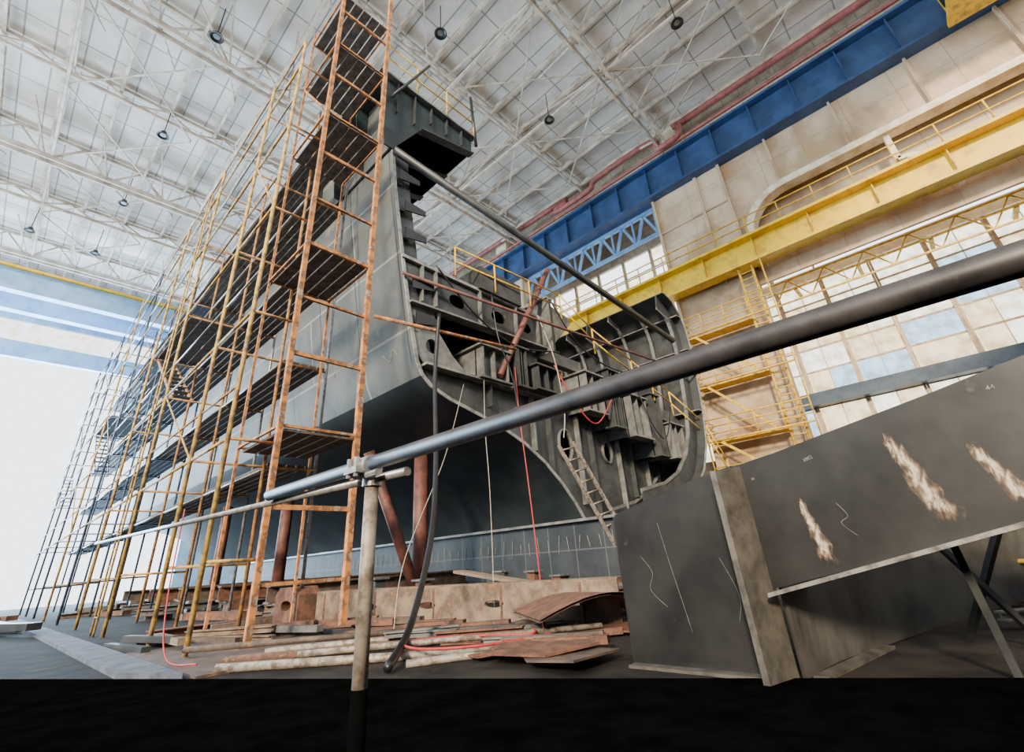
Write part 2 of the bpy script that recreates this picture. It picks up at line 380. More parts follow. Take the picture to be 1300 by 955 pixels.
box('top_flange',(27.2,-13.8,27.35),(28.7,60.5,27.55),'blue',B)
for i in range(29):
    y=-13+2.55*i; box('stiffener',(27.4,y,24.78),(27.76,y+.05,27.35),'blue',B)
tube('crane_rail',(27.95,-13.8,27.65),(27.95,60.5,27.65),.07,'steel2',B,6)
R=thing('process_pipe',"long red-oxide painted service pipe along the wall","pipe",(27.5,20,28.6))
hose('pipe_run',[(27.5,-13.5,29.6),(27.5,5.5,29.6),(27.5,6.6,29.6),(27.5,7,28.6),(27.5,8.6,28.6),(27.5,9,29.6),(27.5,14,29.6),(27.5,15,28.9),(27.5,19,28.9),(27.5,20,29.6),(27.5,58,29.6)],.24,'redpipe',R,10,4)
hose('pipe_run',[(27.7,-13.5,28.4),(27.7,12,28.4),(27.7,30,28.4),(27.7,58,28.4)],.13,'redpipe',R,8,2)
for (ya,yb) in ((10.3,23.4),(28.6,41.4),(46.6,60)):
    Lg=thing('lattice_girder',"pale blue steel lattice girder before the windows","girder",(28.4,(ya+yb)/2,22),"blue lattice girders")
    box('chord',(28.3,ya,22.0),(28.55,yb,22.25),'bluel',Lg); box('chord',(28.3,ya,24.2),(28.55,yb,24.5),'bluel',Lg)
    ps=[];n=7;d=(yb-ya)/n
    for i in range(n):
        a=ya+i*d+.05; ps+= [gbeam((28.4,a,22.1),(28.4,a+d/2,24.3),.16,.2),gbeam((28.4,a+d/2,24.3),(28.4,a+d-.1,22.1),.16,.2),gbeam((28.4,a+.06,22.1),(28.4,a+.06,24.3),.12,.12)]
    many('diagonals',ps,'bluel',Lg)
Yg=thing('yellow_crane_girder',"weathered yellow lower crane girder with stiffened web","girder",(26.8,20,15.9))
box('web',(26.9,-13.8,16.0),(27.1,60.5,17.4),'yellow_clean',Yg)
box('bottom_flange',(26.6,-13.8,15.85),(27.5,60.5,16.02),'yellow_clean',Yg)
box('top_flange',(26.3,-13.8,17.38),(27.7,60.5,17.55),'yellow_clean',Yg)
for i in range(25):
    y=-13.5+3*i; box('stiffener',(26.65,y,16),(26.9,y+.05,17.4),'yellow',Yg)
for y in (7.2,25.6,43.6): box('bracket',(27.1,y-.3,16),(27.82,y+.3,17.4),'yellow_clean',Yg)
Rl=thing('walkway_railing',"thin yellow tubular handrail on the crane girder","railing",(26.4,20,17.55))
for z in (18.15,18.75): tube('rail',(26.4,-13.8,z),(26.4,60.5,z),.045,'yellow',Rl,6)
for i in range(41): tube('baluster',(26.4,-13.5+1.8*i,17.55),(26.4,-13.5+1.8*i,18.75),.04,'yellow',Rl,6)
Lw=thing('lattice_walkway',"slender yellow lattice walkway below the crane girder","walkway",(30.5,-4,13))
for z in (14.0,15.4): box('chord',(29.9,-13.8,z),(30.0,5,z+.1),'yellow',Lw)
box('chord',(31.3,-13.8,15.4),(31.4,5,15.5),'yellow',Lw)
for i in range(6): box('wall_bracket',(31.4,3.8-3.4*i,15.35),(32.78,4.0-3.4*i,15.5),'yellow',Lw)
ps=[]
for i in range(9):
    a=5-2*i; ps+=[gbeam((29.95,a,14.05),(29.95,a-1,15.45),.07,.07),gbeam((29.95,a-1,15.45),(29.95,a-2,14.05),.07,.07),gbeam((29.95,a-1,15.4),(31.35,a-2,15.4),.06,.06)]
many('diagonals',ps,'yellow',Lw)
K=thing('access_ladder_tower',"thin yellow access ladder and stacked railed landings on the column","ladder",(27.3,7,3))
for y in (5.0,5.75): tube('stile',(26.9,y,3.4),(26.9,y,15.8),.07,'yellow',K,6)
for i in range(29): tube('rung',(26.9,5.0,3.7+.42*i),(26.9,5.75,3.7+.42*i),.035,'yellow',K,6)
for (x,y) in ((26.4,4.4),(26.4,9.8)): tube('tower_post',(x,y,3.4),(x,y,15.8),.045,'yellow',K,6)
for zz in (3.6,6.2,9.4,12.6):
    box('landing',(26.9,5.8 if zz>4 else 4.4,zz),(27.82,9.8,zz+.07),'yellow',K)
    for z in (zz+.4,zz+.8,zz+1.2):
        tube('guard_rail',(26.4,4.4,z),(26.4,9.8,z),.035,'yellow',K,6); tube('guard_rail',(26.4,9.8,z),(27.8,9.8,z),.035,'yellow',K,6)
    for i in range(4): tube('guard_post',(26.4,4.4+1.35*i,zz),(26.4,4.4+1.35*i,zz+1.2),.035,'yellow',K,6)
    tube('landing_edge',(26.4,4.4,zz),(26.4,9.8,zz),.06,'yellow',K,6)
for za,zb in ((3.7,6.2),(6.3,9.4),(9.5,12.6)): 
    for x in (26.45,26.85): beam('stair_stringer',(x,6.2,za),(x,9.2,zb),.04,.12,'yellow',K)
Cb=thing('crane_cab',"yellow crane operator cab with dark windows","crane cab",(25.6,-9.3,23.9))
box('cabin',(24.3,-11,24.2),(26.8,-7.2,26.2),'yellow_clean',Cb)
for yy in (-10.6,-9.4,-8.2): box('window_glass',(24.26,yy,24.9),(24.32,yy+.85,25.9),'black',Cb)
box('window_glass',(24.7,-7.22,24.9),(25.5,-7.16,25.9),'black',Cb); box('window_glass',(25.7,-7.22,24.9),(26.5,-7.16,25.9),'black',Cb)
box('floor_frame',(24.1,-11.2,24.0),(27.0,-7.0,24.22),'yellow',Cb)
for x in (24.6,26.5): tube('hanger',(x,-8,26.2),(x,-8,28.6),.08,'yellow',Cb,6)
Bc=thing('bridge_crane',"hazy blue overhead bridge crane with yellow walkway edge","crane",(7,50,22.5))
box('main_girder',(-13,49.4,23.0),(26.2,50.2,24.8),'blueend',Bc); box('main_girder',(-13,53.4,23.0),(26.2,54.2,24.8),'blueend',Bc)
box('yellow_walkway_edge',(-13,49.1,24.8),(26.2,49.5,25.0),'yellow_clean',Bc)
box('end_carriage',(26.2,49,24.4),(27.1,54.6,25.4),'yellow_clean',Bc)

# ------------------------------------------------------------------ SHIP
H=thing('ship_hull_section',"unfinished dark grey-green steel ship hull block on keel blocks","ship",(14,25,0))
prof=[(5.58,12.96),(5.74,11.43),(6.08,9.2),(6.36,7.5),(6.56,6.5),(6.68,5.98),(6.86,5.62),(7.18,5.34),(7.8,5.1),(8.7,4.88),(9.8,4.60),(10.8,4.22),(11.7,3.72),(12.5,3.1),(13.1,2.5),(13.45,2.06)]
Yn,Yf=9.6,47.0
def shell(name,pr,t,y0,y1,m,parent,n=1,smooth=False):
    vs=[];fs=[];k=len(pr)
    for s in range(n+1):
        y=y0+(y1-y0)*s/n
        for lay in (0,1):
            for i,(x,z) in enumerate(pr):
                a=pr[max(i-1,0)];b=pr[min(i+1,k-1)]
                d=V((b[0]-a[0],b[1]-a[1])).normalized(); nx,nz=-d.y,d.x
                vs.append((x+nx*t*lay,y,z+nz*t*lay))
    for s in range(n):
        for lay in (0,1):
            for i in range(k-1):
                o=s*2*k+lay*k+i; fs.append((o,o+1,o+2*k+1,o+2*k))
    nf=len(fs)
    for s in range(n):
        for i in (0,k-1):
            o=s*2*k+i; fs.append((o,o+k,o+3*k,o+2*k))
    for s in (0,n):
        for i in range(k-1):
            o=s*2*k+i; fs.append((o,o+1,o+k+1,o+k))
    o=fin(name,vs,fs,m,parent)
    if smooth:
        for i in range(nf): o.data.polygons[i].use_smooth=True
        bm=bmesh.new(); bm.from_mesh(o.data)
        for e in bm.edges:
            if len(e.link_faces)==2 and e.calc_face_angle(0)>math.radians(50): e.smooth=False
        bm.to_mesh(o.data); bm.free()
    return o
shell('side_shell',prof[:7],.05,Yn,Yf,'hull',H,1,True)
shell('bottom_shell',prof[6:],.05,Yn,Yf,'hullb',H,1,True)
shell('cut_edge',prof,.10,Yn-.04,Yn,'rim',H)
box('keel_box',(13,8.0,.35),(15.4,40,2.0),'keel',H)
box('keel_flange',(12.8,7.9,1.98),(15.6,40,2.06),'steel2',H)
for i in range(40):
    y=8.3+.42*i
    hose('chalk_line',[(12.985,y,1.0+.25*random.random()),(12.985,y+random.uniform(-.08,.08),1.45+.2*random.random())],.008,'chalk',H,4,2,label="short chalk tick mark")
far=[(15.2,2.0),(17.0,2.35),(18.6,2.95),(19.9,3.9),(20.8,5.1),(21.3,6.6),(21.6,8.3),(21.75,9.8),(21.7,10.9),(21.4,11.7),(20.8,12.25),(19.9,12.5)]
shell('far_side_shell',far,.05,7.8,Yf,'steel',H,1,True)
shell('cut_edge',far,.08,7.76,7.8,'rim',H)
def inset(pr,d):
    out=[]
    for i,(x,z) in enumerate(pr):
        a=pr[max(i-1,0)];b=pr[min(i+1,len(pr)-1)]
        t=V((b[0]-a[0],b[1]-a[1])).normalized(); out.append((x-t.y*d,z+t.x*d))
    return out
for i in range(16):
    y=8.2+1.4*i
    dd=.85 if i%3==0 else .35
    inn=inset(far,dd)
    plate('frame_rib',far+inn[::-1],[],.05,YX(y),'steel',H)
    m2=inset(far,dd+.02)
    many('rib_flange',[gbeam((m2[j][0],y,m2[j][1]),(m2[j+1][0],y,m2[j+1][1]),.16,.05,(1,0,0)) for j in range(len(m2)-1)],'steel2',H)
for j in (5,7,9):
    x,z=far[j]; x2,z2=inset(far,.45)[j]
    beam('longitudinal',((x+x2)/2,7.8,(z+z2)/2),((x+x2)/2,30,(z+z2)/2),.45,.05,'steel2',H)
for i in range(12):
    y=9.75+2.4*i
    p=prof[:6]; inn=[(x+ .7,z+.0) for x,z in p[:-1]]+[(7.7,6.1)]
    plate('side_web_frame',p+inn[::-1],[],.05,YX(y),'steel',H)
for i in range(6):
    z=6.9+.98*i; xx=prof[0][0]+(12.96-z)/(12.96-6.6)*.96
    box('side_longitudinal',(xx+.04,9.62,z),(xx+.28,40,z+.03),'steel2',H)
inner=5.95
for i in range(6):
    y=9.72+2.2*i
    out=[(6.74,5.95)]+[(x,z+.03) for x,z in prof[6:]]+[(15.3,2.1),(17.0,2.45),(18.6,3.05),(19.9,4.0),(20.6,5.1),(20.6,inner)]
    holes=[circ(13.0,4.5,.34,.52),circ(10.7,5.2,.22,.2),circ(15.6,4.5,.28,.38)]
    plate('floor_frame',out,holes,.05,YX(y),'steel',H)
    if i==0:
        for hx,hz,rx,rz in ((13.0,4.5,.34,.52),(10.7,5.2,.22,.2),(15.6,4.5,.28,.38)):
            plate('hole_collar',circ(hx,hz,rx+.04,rz+.04),[circ(hx,hz,rx,rz)],.12,YX(y-.06),'steel2',H)
box('inner_bottom',(7.0,9.6,inner),(20.7,46,inner+.06),'steel',H)
allp=sorted(prof[6:]+far[:4])
for j,x in enumerate((9.4,11.3,12.1,13.7,14.5,16.3,17.2,18.4,19.3)):
    lo=[p for p in allp if p[0]<=x][-1]; hi=[p for p in allp if p[0]>x][0]
    zz=lo[1]+(hi[1]-lo[1])*(x-lo[0])/(hi[0]-lo[0])
    box('floor_stiffener',(x-.025,9.5,zz+.15 if j%3 else zz+.5),(x+.025,9.7,inner-.02),'steel2' if j%2 else 'steel',H)
beam('floor_flange',(6.9,9.55,inner-.02),(20.6,9.55,inner-.02),.34,.07,'rim',H)
# stepped side tanks and boxes receding to the far side
for (xa,xb,ya,yb,za,zb,m) in ((8.9,10.0,9.3,16,6.0,7.0,'steel2'),(10.4,10.8,9.2,16,6.0,7.3,'steel'),(11.1,12.2,9.0,20,6.0,6.8,'steel'),(13.4,14.4,8.7,22,5.6,7.0,'steel2'),(14.8,15.4,8.6,22,5.2,7.4,'steel'),(16.0,17.2,8.5,22,5.0,6.6,'steel2'),(17.6,18.2,8.4,22,4.4,6.9,'steel'),(18.7,19.8,8.3,20,4.4,5.8,'steel2')):
    ps=[gbox((xa,ya+.3,za),(xb,ya+.35,zb)),gbox((xa,ya,za),(xa+.05,yb,zb)),gbox((xb-.05,ya,za),(xb,yb,zb)),gbox((xa-.12,ya-.05,zb),(xb+.12,yb,zb+.06)),gbox(((xa+xb)/2-.025,ya+.05,za),((xa+xb)/2+.025,ya+.3,zb)),gbox((xa-.12,ya-.05,za-.06),(xb+.12,ya+.4,za))]
    many('engine_seat_girder',ps,m,H)
for (xa,xb,ya,yb,z) in ((12.4,15.4,10.2,20,8.3),(15.6,18.8,9.6,20,7.5),(18.9,21.2,9.0,20,6.7)):
    many('stepped_deck',[gbox((xa,ya,z),(xb,yb,z+.06)),gbox((xa,ya,z-.45),(xb,ya+.06,z)),gbox((xa,ya,z-.45),(xa+.06,yb,z)),gbox((xa,ya-.12,z-.5),(xb,ya+.18,z-.44))],'steel2',H)
for i in range(6):
    y=9.65+2.6*i
    plate('deck_beam',[(6.4,7.7),(12.3,7.9),(12.3,9.1),(6.2,9.1)],[circ(8.2,8.4,.32,.22),circ(10.0,8.45,.32,.22),circ(11.4,8.5,.26,.2)],.05,YX(y),'steel',H)
    beam('deck_beam_flange',(6.4,y-.05,7.7),(12.3,y-.05,7.9),.35,.06,'steel2',H)
for x in (6.8,7.3,9.1,10.8,11.95): box('web_stiffener',(x-.025,9.48,7.85),(x+.025,9.63,9.08),'steel2',H)
box('tween_deck',(6.1,9.6,9.1),(12.4,30,9.16),'steel',H)
beam('tween_deck_edge',(6.1,9.56,9.13),(12.4,9.56,9.13),.1,.1,'rim',H)
box('deck_coaming',(12.3,9.2,7.7),(12.36,30,9.9),'steel2',H)
box('coaming_flange',(12.2,9.2,9.9),(12.6,30,9.96),'rim',H)
for i in range(8): box('coaming_stiffener',(12.36,9.3+1.6*i,7.8),(12.6,9.35+1.6*i,9.9),'steel',H)
box('hatch_box',(9.0,9.4,9.15),(11.0,12,10.0),'steel',H)
box('transverse_bulkhead',(6.8,26,6.0),(21.2,26.06,9.1),'steel',H)
plate('bulkhead',[(12.4,6.0),(20.9,6.0),(21.4,8.6),(12.4,8.6)],[circ(14.4,7.3,.5,.6)],.06,YX(20.5),'steel',H)
for x,z in ((6.2,10.9),(6.25,9.9),(6.55,8.3),(5.95,12.0),(6.7,7.2)):
    plate('bracket',[(x-.1,z-.15),(x+.65,z+.02),(x+.65,z+.2),(x-.1,z+.25)],[],.05,YX(9.5),'black',H)
plate('knee_bracket',[(6.72,6.3),(7.0,6.0),(8.6,6.02),(8.0,6.5),(7.5,7.1),(7.3,7.7),(6.5,7.7)],[circ(7.25,6.6,.2,.22)],.05,YX(9.66),'steel2',H)
plate('knee_bracket',[(10.2,7.0),(12.1,6.9),(12.2,7.8),(9.8,7.7)],[circ(11.1,7.4,.3,.2)],.05,YX(9.9),'steel',H)
plate('knee_bracket',[(12.4,7.9),(13.8,9.3),(13.8,9.6),(12.4,9.8)],[],.05,YX(9.4),'steel2',H)
for x,y in ((8.3,10.8),(9.6,10.8),(12.8,11.5),(15.8,13),(18.2,10.6)): ibeam('pillar',(x,y,6.0),(x,y,7.6),.28,.28,'steel2',H)
for x,y in ((13.2,10.4),(15.6,10),(17.9,9.4)): tube('vent_pipe',(x,y,6.0),(x,y,7.7),.16,'brown',H,12)
for pts,r,m in (([(12.3,9.1,9.8),(13.5,8.9,8.2),(15.5,8.7,7.6),(18,8.4,7.9),(21,8.0,8.6)],.03,'black'),([(7.2,9.4,9.2),(8.6,9.3,8.0),(10.4,9.3,7.4),(12.4,9.0,7.6)],.03,'black'),([(12.0,9.0,7.0),(12.6,8.7,5.6),(13.6,8.6,5.1),(15,8.5,6.6)],.025,'red'),([(9.4,9.3,9.0),(9.5,9.2,7.4),(9.9,9.1,6.2),(10.1,9.1,5.0)],.025,'black'),([(11.6,9.2,8.9),(11.9,8.9,7.2),(12.0,8.8,5.4),(11.8,8.8,4.4)],.02,'rope'),([(16.4,8.4,7.0),(16.9,8.2,5.4),(17.6,8.1,5.0),(18.6,8.1,6.4)],.025,'black')):
    hose('cable_run',pts,r,m,H,6,6)
box('upper_deck_plate',(4.9,9.6,16.0),(9.0,42,16.1),'teal',H)
for i in range(20):
    y=9.6+1.6*i
    plate('deck_web',[(5.0,15.95),(9.0,15.95),(9.0,15.2),(6.6,14.6),(5.6,13.0),(5.3,13.0)],[],.05,YX(y),'teal',H)
    beam('deck_web_flange',(6.6,y-.02,14.6),(9.0,y-.02,15.2),.3,.05,'steel',H)
for x in (6.9,8.0,8.95): box('deck_longitudinal',(x,9.6,15.3),(x+.05,42,16.0),'teal',H)
for x in (5.6,6.3,7.0,7.7,8.4): box('fascia_stiffener',(x,9.45,15.2 if x>6.5 else 14.6),(x+.04,9.6,15.95),'steel',H)
beam('deck_fascia_flange',(4.9,9.5,16.05),(9.1,9.5,16.05),.25,.08,'steel2',H)
box('bulwark',(5.5,9.6,13.0),(5.56,42,16.0),'hull',H)
tube('shoring_pipe',(5.6,9.5,12.9),(19.8,7.8,9.8),.13,'steel',H,10)
tube('tie_pipe',(6.1,9.5,8.5),(21.6,7.8,8.5),.05,'brown',H,8)
tube('tie_pipe',(5.1,9.1,6.6),(9.3,8.3,6.6),.05,'orange',H,8)
tube('shoring_pipe',(12.8,9.4,11.5),(9.7,9.4,6.2),.11,'brown',H,8)
tube('loose_pole',(6.8,9.35,18.0),(5.3,9.35,14.9),.05,'steel',H,8)
tube('hanging_rod',(8.9,9.4,18.2),(9.1,9.4,15.6),.06,'black',H,6)
for (y,z) in ((10.3,6.4),(10.8,7.6),(13.5,6.9),(12.4,9.2),(17.5,7.4),(16.2,10.1)):
    x=5.58+(12.96-z)/(12.96-6.6)*.96-.012
    hose('chalk_line',[(x,y,z),(x-.02,y+.25,z+.22),(x,y+.35,z-.1),(x-.02,y+.7,z+.18)],.009,'chalk',H,4,5,label="faint chalk scribble")
def railing(name,pts,h,m,label,rails=2):
    Tq=thing(name,label,"railing",pts[0])
    for i in range(len(pts)-1):
        a=V(pts[i]);b=V(pts[i+1])
        for r in range(rails):
            z=h*(r+1)/rails; tube('rail',a+V((0,0,z)),b+V((0,0,z)),.032,m,Tq,6)
        n=max(1,int((b-a).length/1.3))
        for j in range(n+1 if i==len(pts)-2 else n):
            p=a.lerp(b,j/n); tube('post',p,p+V((0,0,h)),.032,m,Tq,6)
railing('guard_railing',[(8.0,9.45,9.18),(13.0,9.15,9.2),(14.6,8.9,8.1),(16.8,8.6,7.2),(19.2,8.3,6.2),(21.4,7.9,5.0),(22.2,7.6,3.4)],1.1,'yellow',"continuous yellow tubular guard rail stepping down across the hull decks")
railing('guard_railing',[(13.0,12.5,8.36),(15.2,12.5,8.36)],1.1,'yellow',"yellow tubular guard rail inside the hull")
railing('guard_railing',[(15.8,11.5,7.56),(18.7,11.5,7.56)],1.1,'yellow',"yellow tubular guard rail inside the hull")
railing('guard_railing',[(5.0,9.4,16.12),(9.0,9.4,16.12)],1.3,'yellow',"yellow tubular guard rail on the upper deck")
Ld=thing('leaning_ladder',"light metal ladder leaning against the hull frames","ladder",(13.5,8.3,0))
a0,a1=V((13.75,8.1,.0)),V((11.35,8.7,4.1)); off=V((.58,-.12,.14))
for o in (V((0,0,0)),off): beam('stile',a0+o,a1+o,.06,.1,'pole',Ld)
for i in range(13):
    p=a0.lerp(a1,(i+.5)/13); tube('rung',p,p+off,.028,'pole',Ld,6)
def stand(p,q,r,m,lab):
    Tq=thing('support_post',lab,"support post",(p[0],p[1],0),"hull support posts")
    tube('post',p,q,r,m,Tq,14); box('base_plate',(p[0]-.4,p[1]-.4,0),(p[0]+.4,p[1]+.4,.06),'rust',Tq)
stand((9.4,13,.05),(9.4,13,4.62),.24,'brown',"thick red-brown pipe post propping the hull bottom")
stand((9.15,12.6,.05),(7.2,12.6,4.2),.16,'brown',"slanted red-brown pipe prop under the hull")
stand((8.8,22,.05),(8.8,22,4.7),.24,'brown',"thick red-brown pipe post propping the hull bottom")
stand((8.8,30,.05),(8.8,30,4.7),.24,'brown',"thick red-brown pipe post propping the hull bottom")
for i,(x,y) in enumerate([(13.6,9),(13.6,13),(13.6,17),(13.6,22),(13.6,28)]):
    Kb=thing('keel_block',"stacked timber and steel keel block under the hull","keel block",(x+.6,y,0),"keel blocks")
    box('timber',(x,y-.4,0),(x+1.6,y+.4,.2),'wood',Kb); box('steel_cap',(x+.1,y-.35,.2),(x+1.5,y+.35,.35),'yellow',Kb)

# ------------------------------------------------------------------ SCAFFOLD
def planks(x0,x1,y0,y1,z,n):
    w=(x1-x0)/n
    return [gbox((x0+i*w+.02,y0,z),(x0+(i+1)*w-.02,y1,z+.05)) for i in range(n)]
Tn=thing('scaffold_tower',"tall rusty orange steel scaffold tower with walkboards","scaffold",(4.1,10.3,0))
y0,y1=9.2,11.4
for x,y,h,w in ((3.33,y0,18.6,.10),(4.95,y0,19.8,.115),(3.33,y1,18.4,.055),(4.95,y1,18.4,.055)): beam('post',(x,y,0),(x,y,h),w,w,'orange',Tn)
for i,z in enumerate((.9,2.15,3.65,5.2,6.55,8.0,9.35,10.9,12.4,14.0,15.4,17.0)):
    beam('rung',(3.33,y0,z),(4.95,y0,z),.07,.09 if i%2 else .055,'orange',Tn)
for z in (3.65,8.0,12.4,15.4,17.8):
    beam('rung',(3.33,y1,z),(4.95,y1,z),.045,.045,'orange',Tn)
    for x in (3.33,4.95): beam('ledger',(x,y0,z),(x,y1,z),.05,.05,'orange',Tn)
for z in (3.55,8.0,12.3,15.3,17.8): many('walkboard',planks(3.4,4.9,y0,y1,z,5),'deck',Tn)
tube('brace',(3.33,y0,12.4),(3.33,y1,15.4),.035,'orange',Tn,6)
for x in (3.33,4.95):
    for y in (y0,y1): box('foot',(x-.18,y-.18,0),(x+.18,y+.18,.04),'rust',Tn)
levels=(3.3,5.9,8.6,11.3,13.6)
XO=2.5
def bay(y,L,var,mini=False):
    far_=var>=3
    T=thing('scaffold_bay',"tubular scaffold bay tinted blue-grey for the far glare, with walkboards against the hull" if far_ else "worn yellow-orange tubular scaffold bay with long walkboards against the hull","scaffold",(3.6,y+L/2,0),"scaffold bays beside the hull")
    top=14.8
    cA='scafglare' if far_ else 'scafyellow'; cB='scafglare' if far_ else 'faded'; dk='deckglare' if far_ else 'deck'
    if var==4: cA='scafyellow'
    xi=3.95; xh=5.15
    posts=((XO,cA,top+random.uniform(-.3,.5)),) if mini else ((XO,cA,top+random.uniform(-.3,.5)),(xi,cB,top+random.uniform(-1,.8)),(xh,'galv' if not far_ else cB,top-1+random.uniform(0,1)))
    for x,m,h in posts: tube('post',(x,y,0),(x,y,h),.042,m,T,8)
    for li,z in enumerate(levels):
        tube('ledger',(XO,y,z),(XO,y+L,z),.032,cA,T,6)
        tube('ledger',(XO,y,z+1.0),(XO,y+L,z+1.0),.024,'galv' if li%2 else cB,T,6)
        tube('transom',(XO,y,z),(xi-.62 if mini else xh,y,z),.03,cB,T,6)
        if mini: continue
        tube('ledger',(xi,y,z-.05),(xi,y+L,z-.05),.03,'galv',T,6)
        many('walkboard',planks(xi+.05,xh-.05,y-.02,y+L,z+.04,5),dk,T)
        if var in (1,4) and li==2: many('walkboard',planks(XO+.1,xi-.1,y,y+L-.05,z+.04,4),dk,T)
    tube('transom',(XO,y,1.3),(xi-.62 if mini else xi,y,1.3),.03,cA,T,6)
    for i in range(len(levels)-1):
        if (var+i)%4==0: tube('brace',(XO,y,levels[i]),(XO,y+L,levels[i+1]),.024,'galv' if i%2 else cA,T,6)
    if var%3==1 and not mini:
        for q in (1,):
            za,zb=levels[q],levels[q+1]
            for x in (XO+.15,XO+.65): beam('stair_stringer',(x,y,za),(x,y+L,zb),.04,.1,cB,T)
            for k in range(9): box('stair_tread',(XO+.15,y+L*(k+.3)/9,za+(zb-za)*(k+.5)/9),(XO+.65,y+L*(k+.8)/9,za+(zb-za)*(k+.5)/9+.03),dk,T)
    return T
bay(9.25,2.1,2,mini=True)
L=4.4
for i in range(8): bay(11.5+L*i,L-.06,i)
La=thing('scaffold_ladder',"narrow yellow rung ladder tied to the scaffold","ladder",(2.35,15.2,0))
for dy in (0.3,.75): tube('stile',(2.38,16.0+dy,0.0),(2.38,16.0+dy,13.8),.022,'scafyellow',La,6)
for i in range(35): tube('rung',(2.38,16.3,.4+.38*i),(2.38,16.75,.4+.38*i),.014,'scafyellow',La,6)

# ------------------------------------------------------------------ FOREGROUND BLOCK
F=thing('hull_block_assembly',"scuffed black welded steel block with primer scuffs and chalk marks","steel block",(5.2,1,0))
T_=.035
plate('side_plate',[(2.95,0),(1.6,0),(1.6,1.66),(2.2,1.55),(2.95,1.36)],[],T_,XY_(4.72),'block',F)
fin('end_plate',[(4.72,2.95,0),(6.6,2.9,0),(6.6,2.9,1.5),(4.72,2.95,1.36),(4.72,2.98,0),(6.6,2.93,0),(6.6,2.93,1.5),(4.72,2.98,1.36)],[(0,1,2,3),(4,5,6,7),(0,1,5,4),(1,2,6,5),(2,3,7,6),(3,0,4,7)],'block',F)
top=[(1.6,1.66),(1.2,1.72),(.68,1.82),(0,1.95),(-.56,2.07),(-1.8,2.36),(-3.2,2.7)]
bot=[(-3.2,1.72),(-.17,1.0),(1.6,.62)]
plate('flared_plate',top+bot,[],T_,XY_(4.72),'block',F)
fin('bracket_fin',[(4.36,1.60,0),(4.74,1.50,0),(4.74,1.50,1.66),(4.36,1.62,1.61),(4.36,1.65,0),(4.74,1.55,0),(4.74,1.55,1.66),(4.36,1.67,1.61)],[(0,1,2,3),(4,5,6,7),(0,1,5,4),(1,2,6,5),(2,3,7,6),(3,0,4,7)],'fin',F,label="lighter worn upright flange plate")
fin('bottom_flange',[(4.45,1.48,.60),(4.45,-3.2,1.70),(5.3,-3.2,1.70),(5.3,1.48,.60),(4.45,1.48,.63),(4.45,-3.2,1.73),(5.3,-3.2,1.73),(5.3,1.48,.63)],[(0,1,2,3),(4,5,6,7),(0,1,5,4),(1,2,6,5),(2,3,7,6),(3,0,4,7)],'blocklite',F)
cpts=smooth_path([(4.75,1.46,0),(5.6,1.38,0),(6.8,1.05,0),(8.2,.45,0),(9.6,-.4,0),(10.8,-1.6,0)],6)
vs=[];fs=[];N=len(cpts)
for i,p in enumerate(cpts):
    t=i/(N-1); zb_=.0+.55*max(0,t-.35)**1.3; zt=.95+.55*t
    for dx in (0,.03): vs+= [(p.x+dx,p.y+dx,zb_),(p.x+dx+.02,p.y+dx-.25*t,zt)]
for i in range(N-1):
    a=4*i;b=4*(i+1)
    fs+=[(a,a+1,b+1,b),(a+2,a+3,b+3,b+2),(a,a+2,b+2,b),(a+1,a+3,b+3,b+1)]
fs+=[(0,1,3,2),(4*N-4,4*N-3,4*N-1,4*N-2)]
fin('curved_plate',vs,fs,'blockb',F,smooth=False)
beam('base_flange',(4.64,2.95,.015),(4.64,1.6,.015),.14,.025,'fin',F)
beam('base_flange',(4.8,1.36,.015),(6.3,1.12,.015),.12,.025,'fin',F)
fin('top_plate',[(4.72,2.95,1.36),(4.72,2.2,1.55),(4.72,1.6,1.66),(6.4,1.6,1.7),(6.4,2.2,1.6),(6.4,2.95,1.4)]+[(4.72,2.95,1.38),(4.72,2.2,1.57),(4.72,1.6,1.68),(6.4,1.6,1.72),(6.4,2.2,1.62),(6.4,2.95,1.42)],[(0,1,2,3,4,5),(6,7,8,9,10,11)]+[(i,(i+1)%6,6+(i+1)%6,6+i) for i in range(6)],'block',F)
for (p,q) in (((5.35,.23,0),(5.2,.27,.93)),((5.15,-1.6,0),(5.1,-1.58,1.3)),((6.7,.0,0),(6.2,.5,1.0)),((5.7,-.5,0),(5.2,-.2,1.05)),((6.9,.55,0),(6.3,-.1,1.1))):
    beam('prop_leg',p,q,.05,.05,'steel',F)
def streak(p,q,w):
    n=30;C=7;vs=[];fs=[];fd=[];ja=0
    for i in range(n+1):
        t=i/n;y=p[0]+(q[0]-p[0])*t;z=p[1]+(q[1]-p[1])*t
        e=(.45+.55*t); ja=ja*.7+random.uniform(-.008,.008)
        for c in range(C):
            u=(c/(C-1)-.5)*2
            vs.append((4.6999,y+ja-w*.85*e*u,z))
            fd.append(max(0,(1-abs(u)**1.2))*min(1,math.sin(math.pi*t)*2.0))
    for i in range(n):
        for c in range(C-1):
            a=i*C+c; fs.append((a,a+1,a+C+1,a+C))
    o=fin('primer_streak',vs,fs,'scuff',F,label="smeared whitish-tan rust-tinged primer streak")
    at=o.data.attributes.new('fade','FLOAT','POINT')
    for i,x in enumerate(fd): at.data[i].value=x
streak((.38,1.74),(.19,1.03),.15);streak((1.11,1.35),(1.02,.80),.10);streak((-.07,1.56),(-.25,1.10),.12);streak((-.54,1.82),(-.74,1.33),.12)
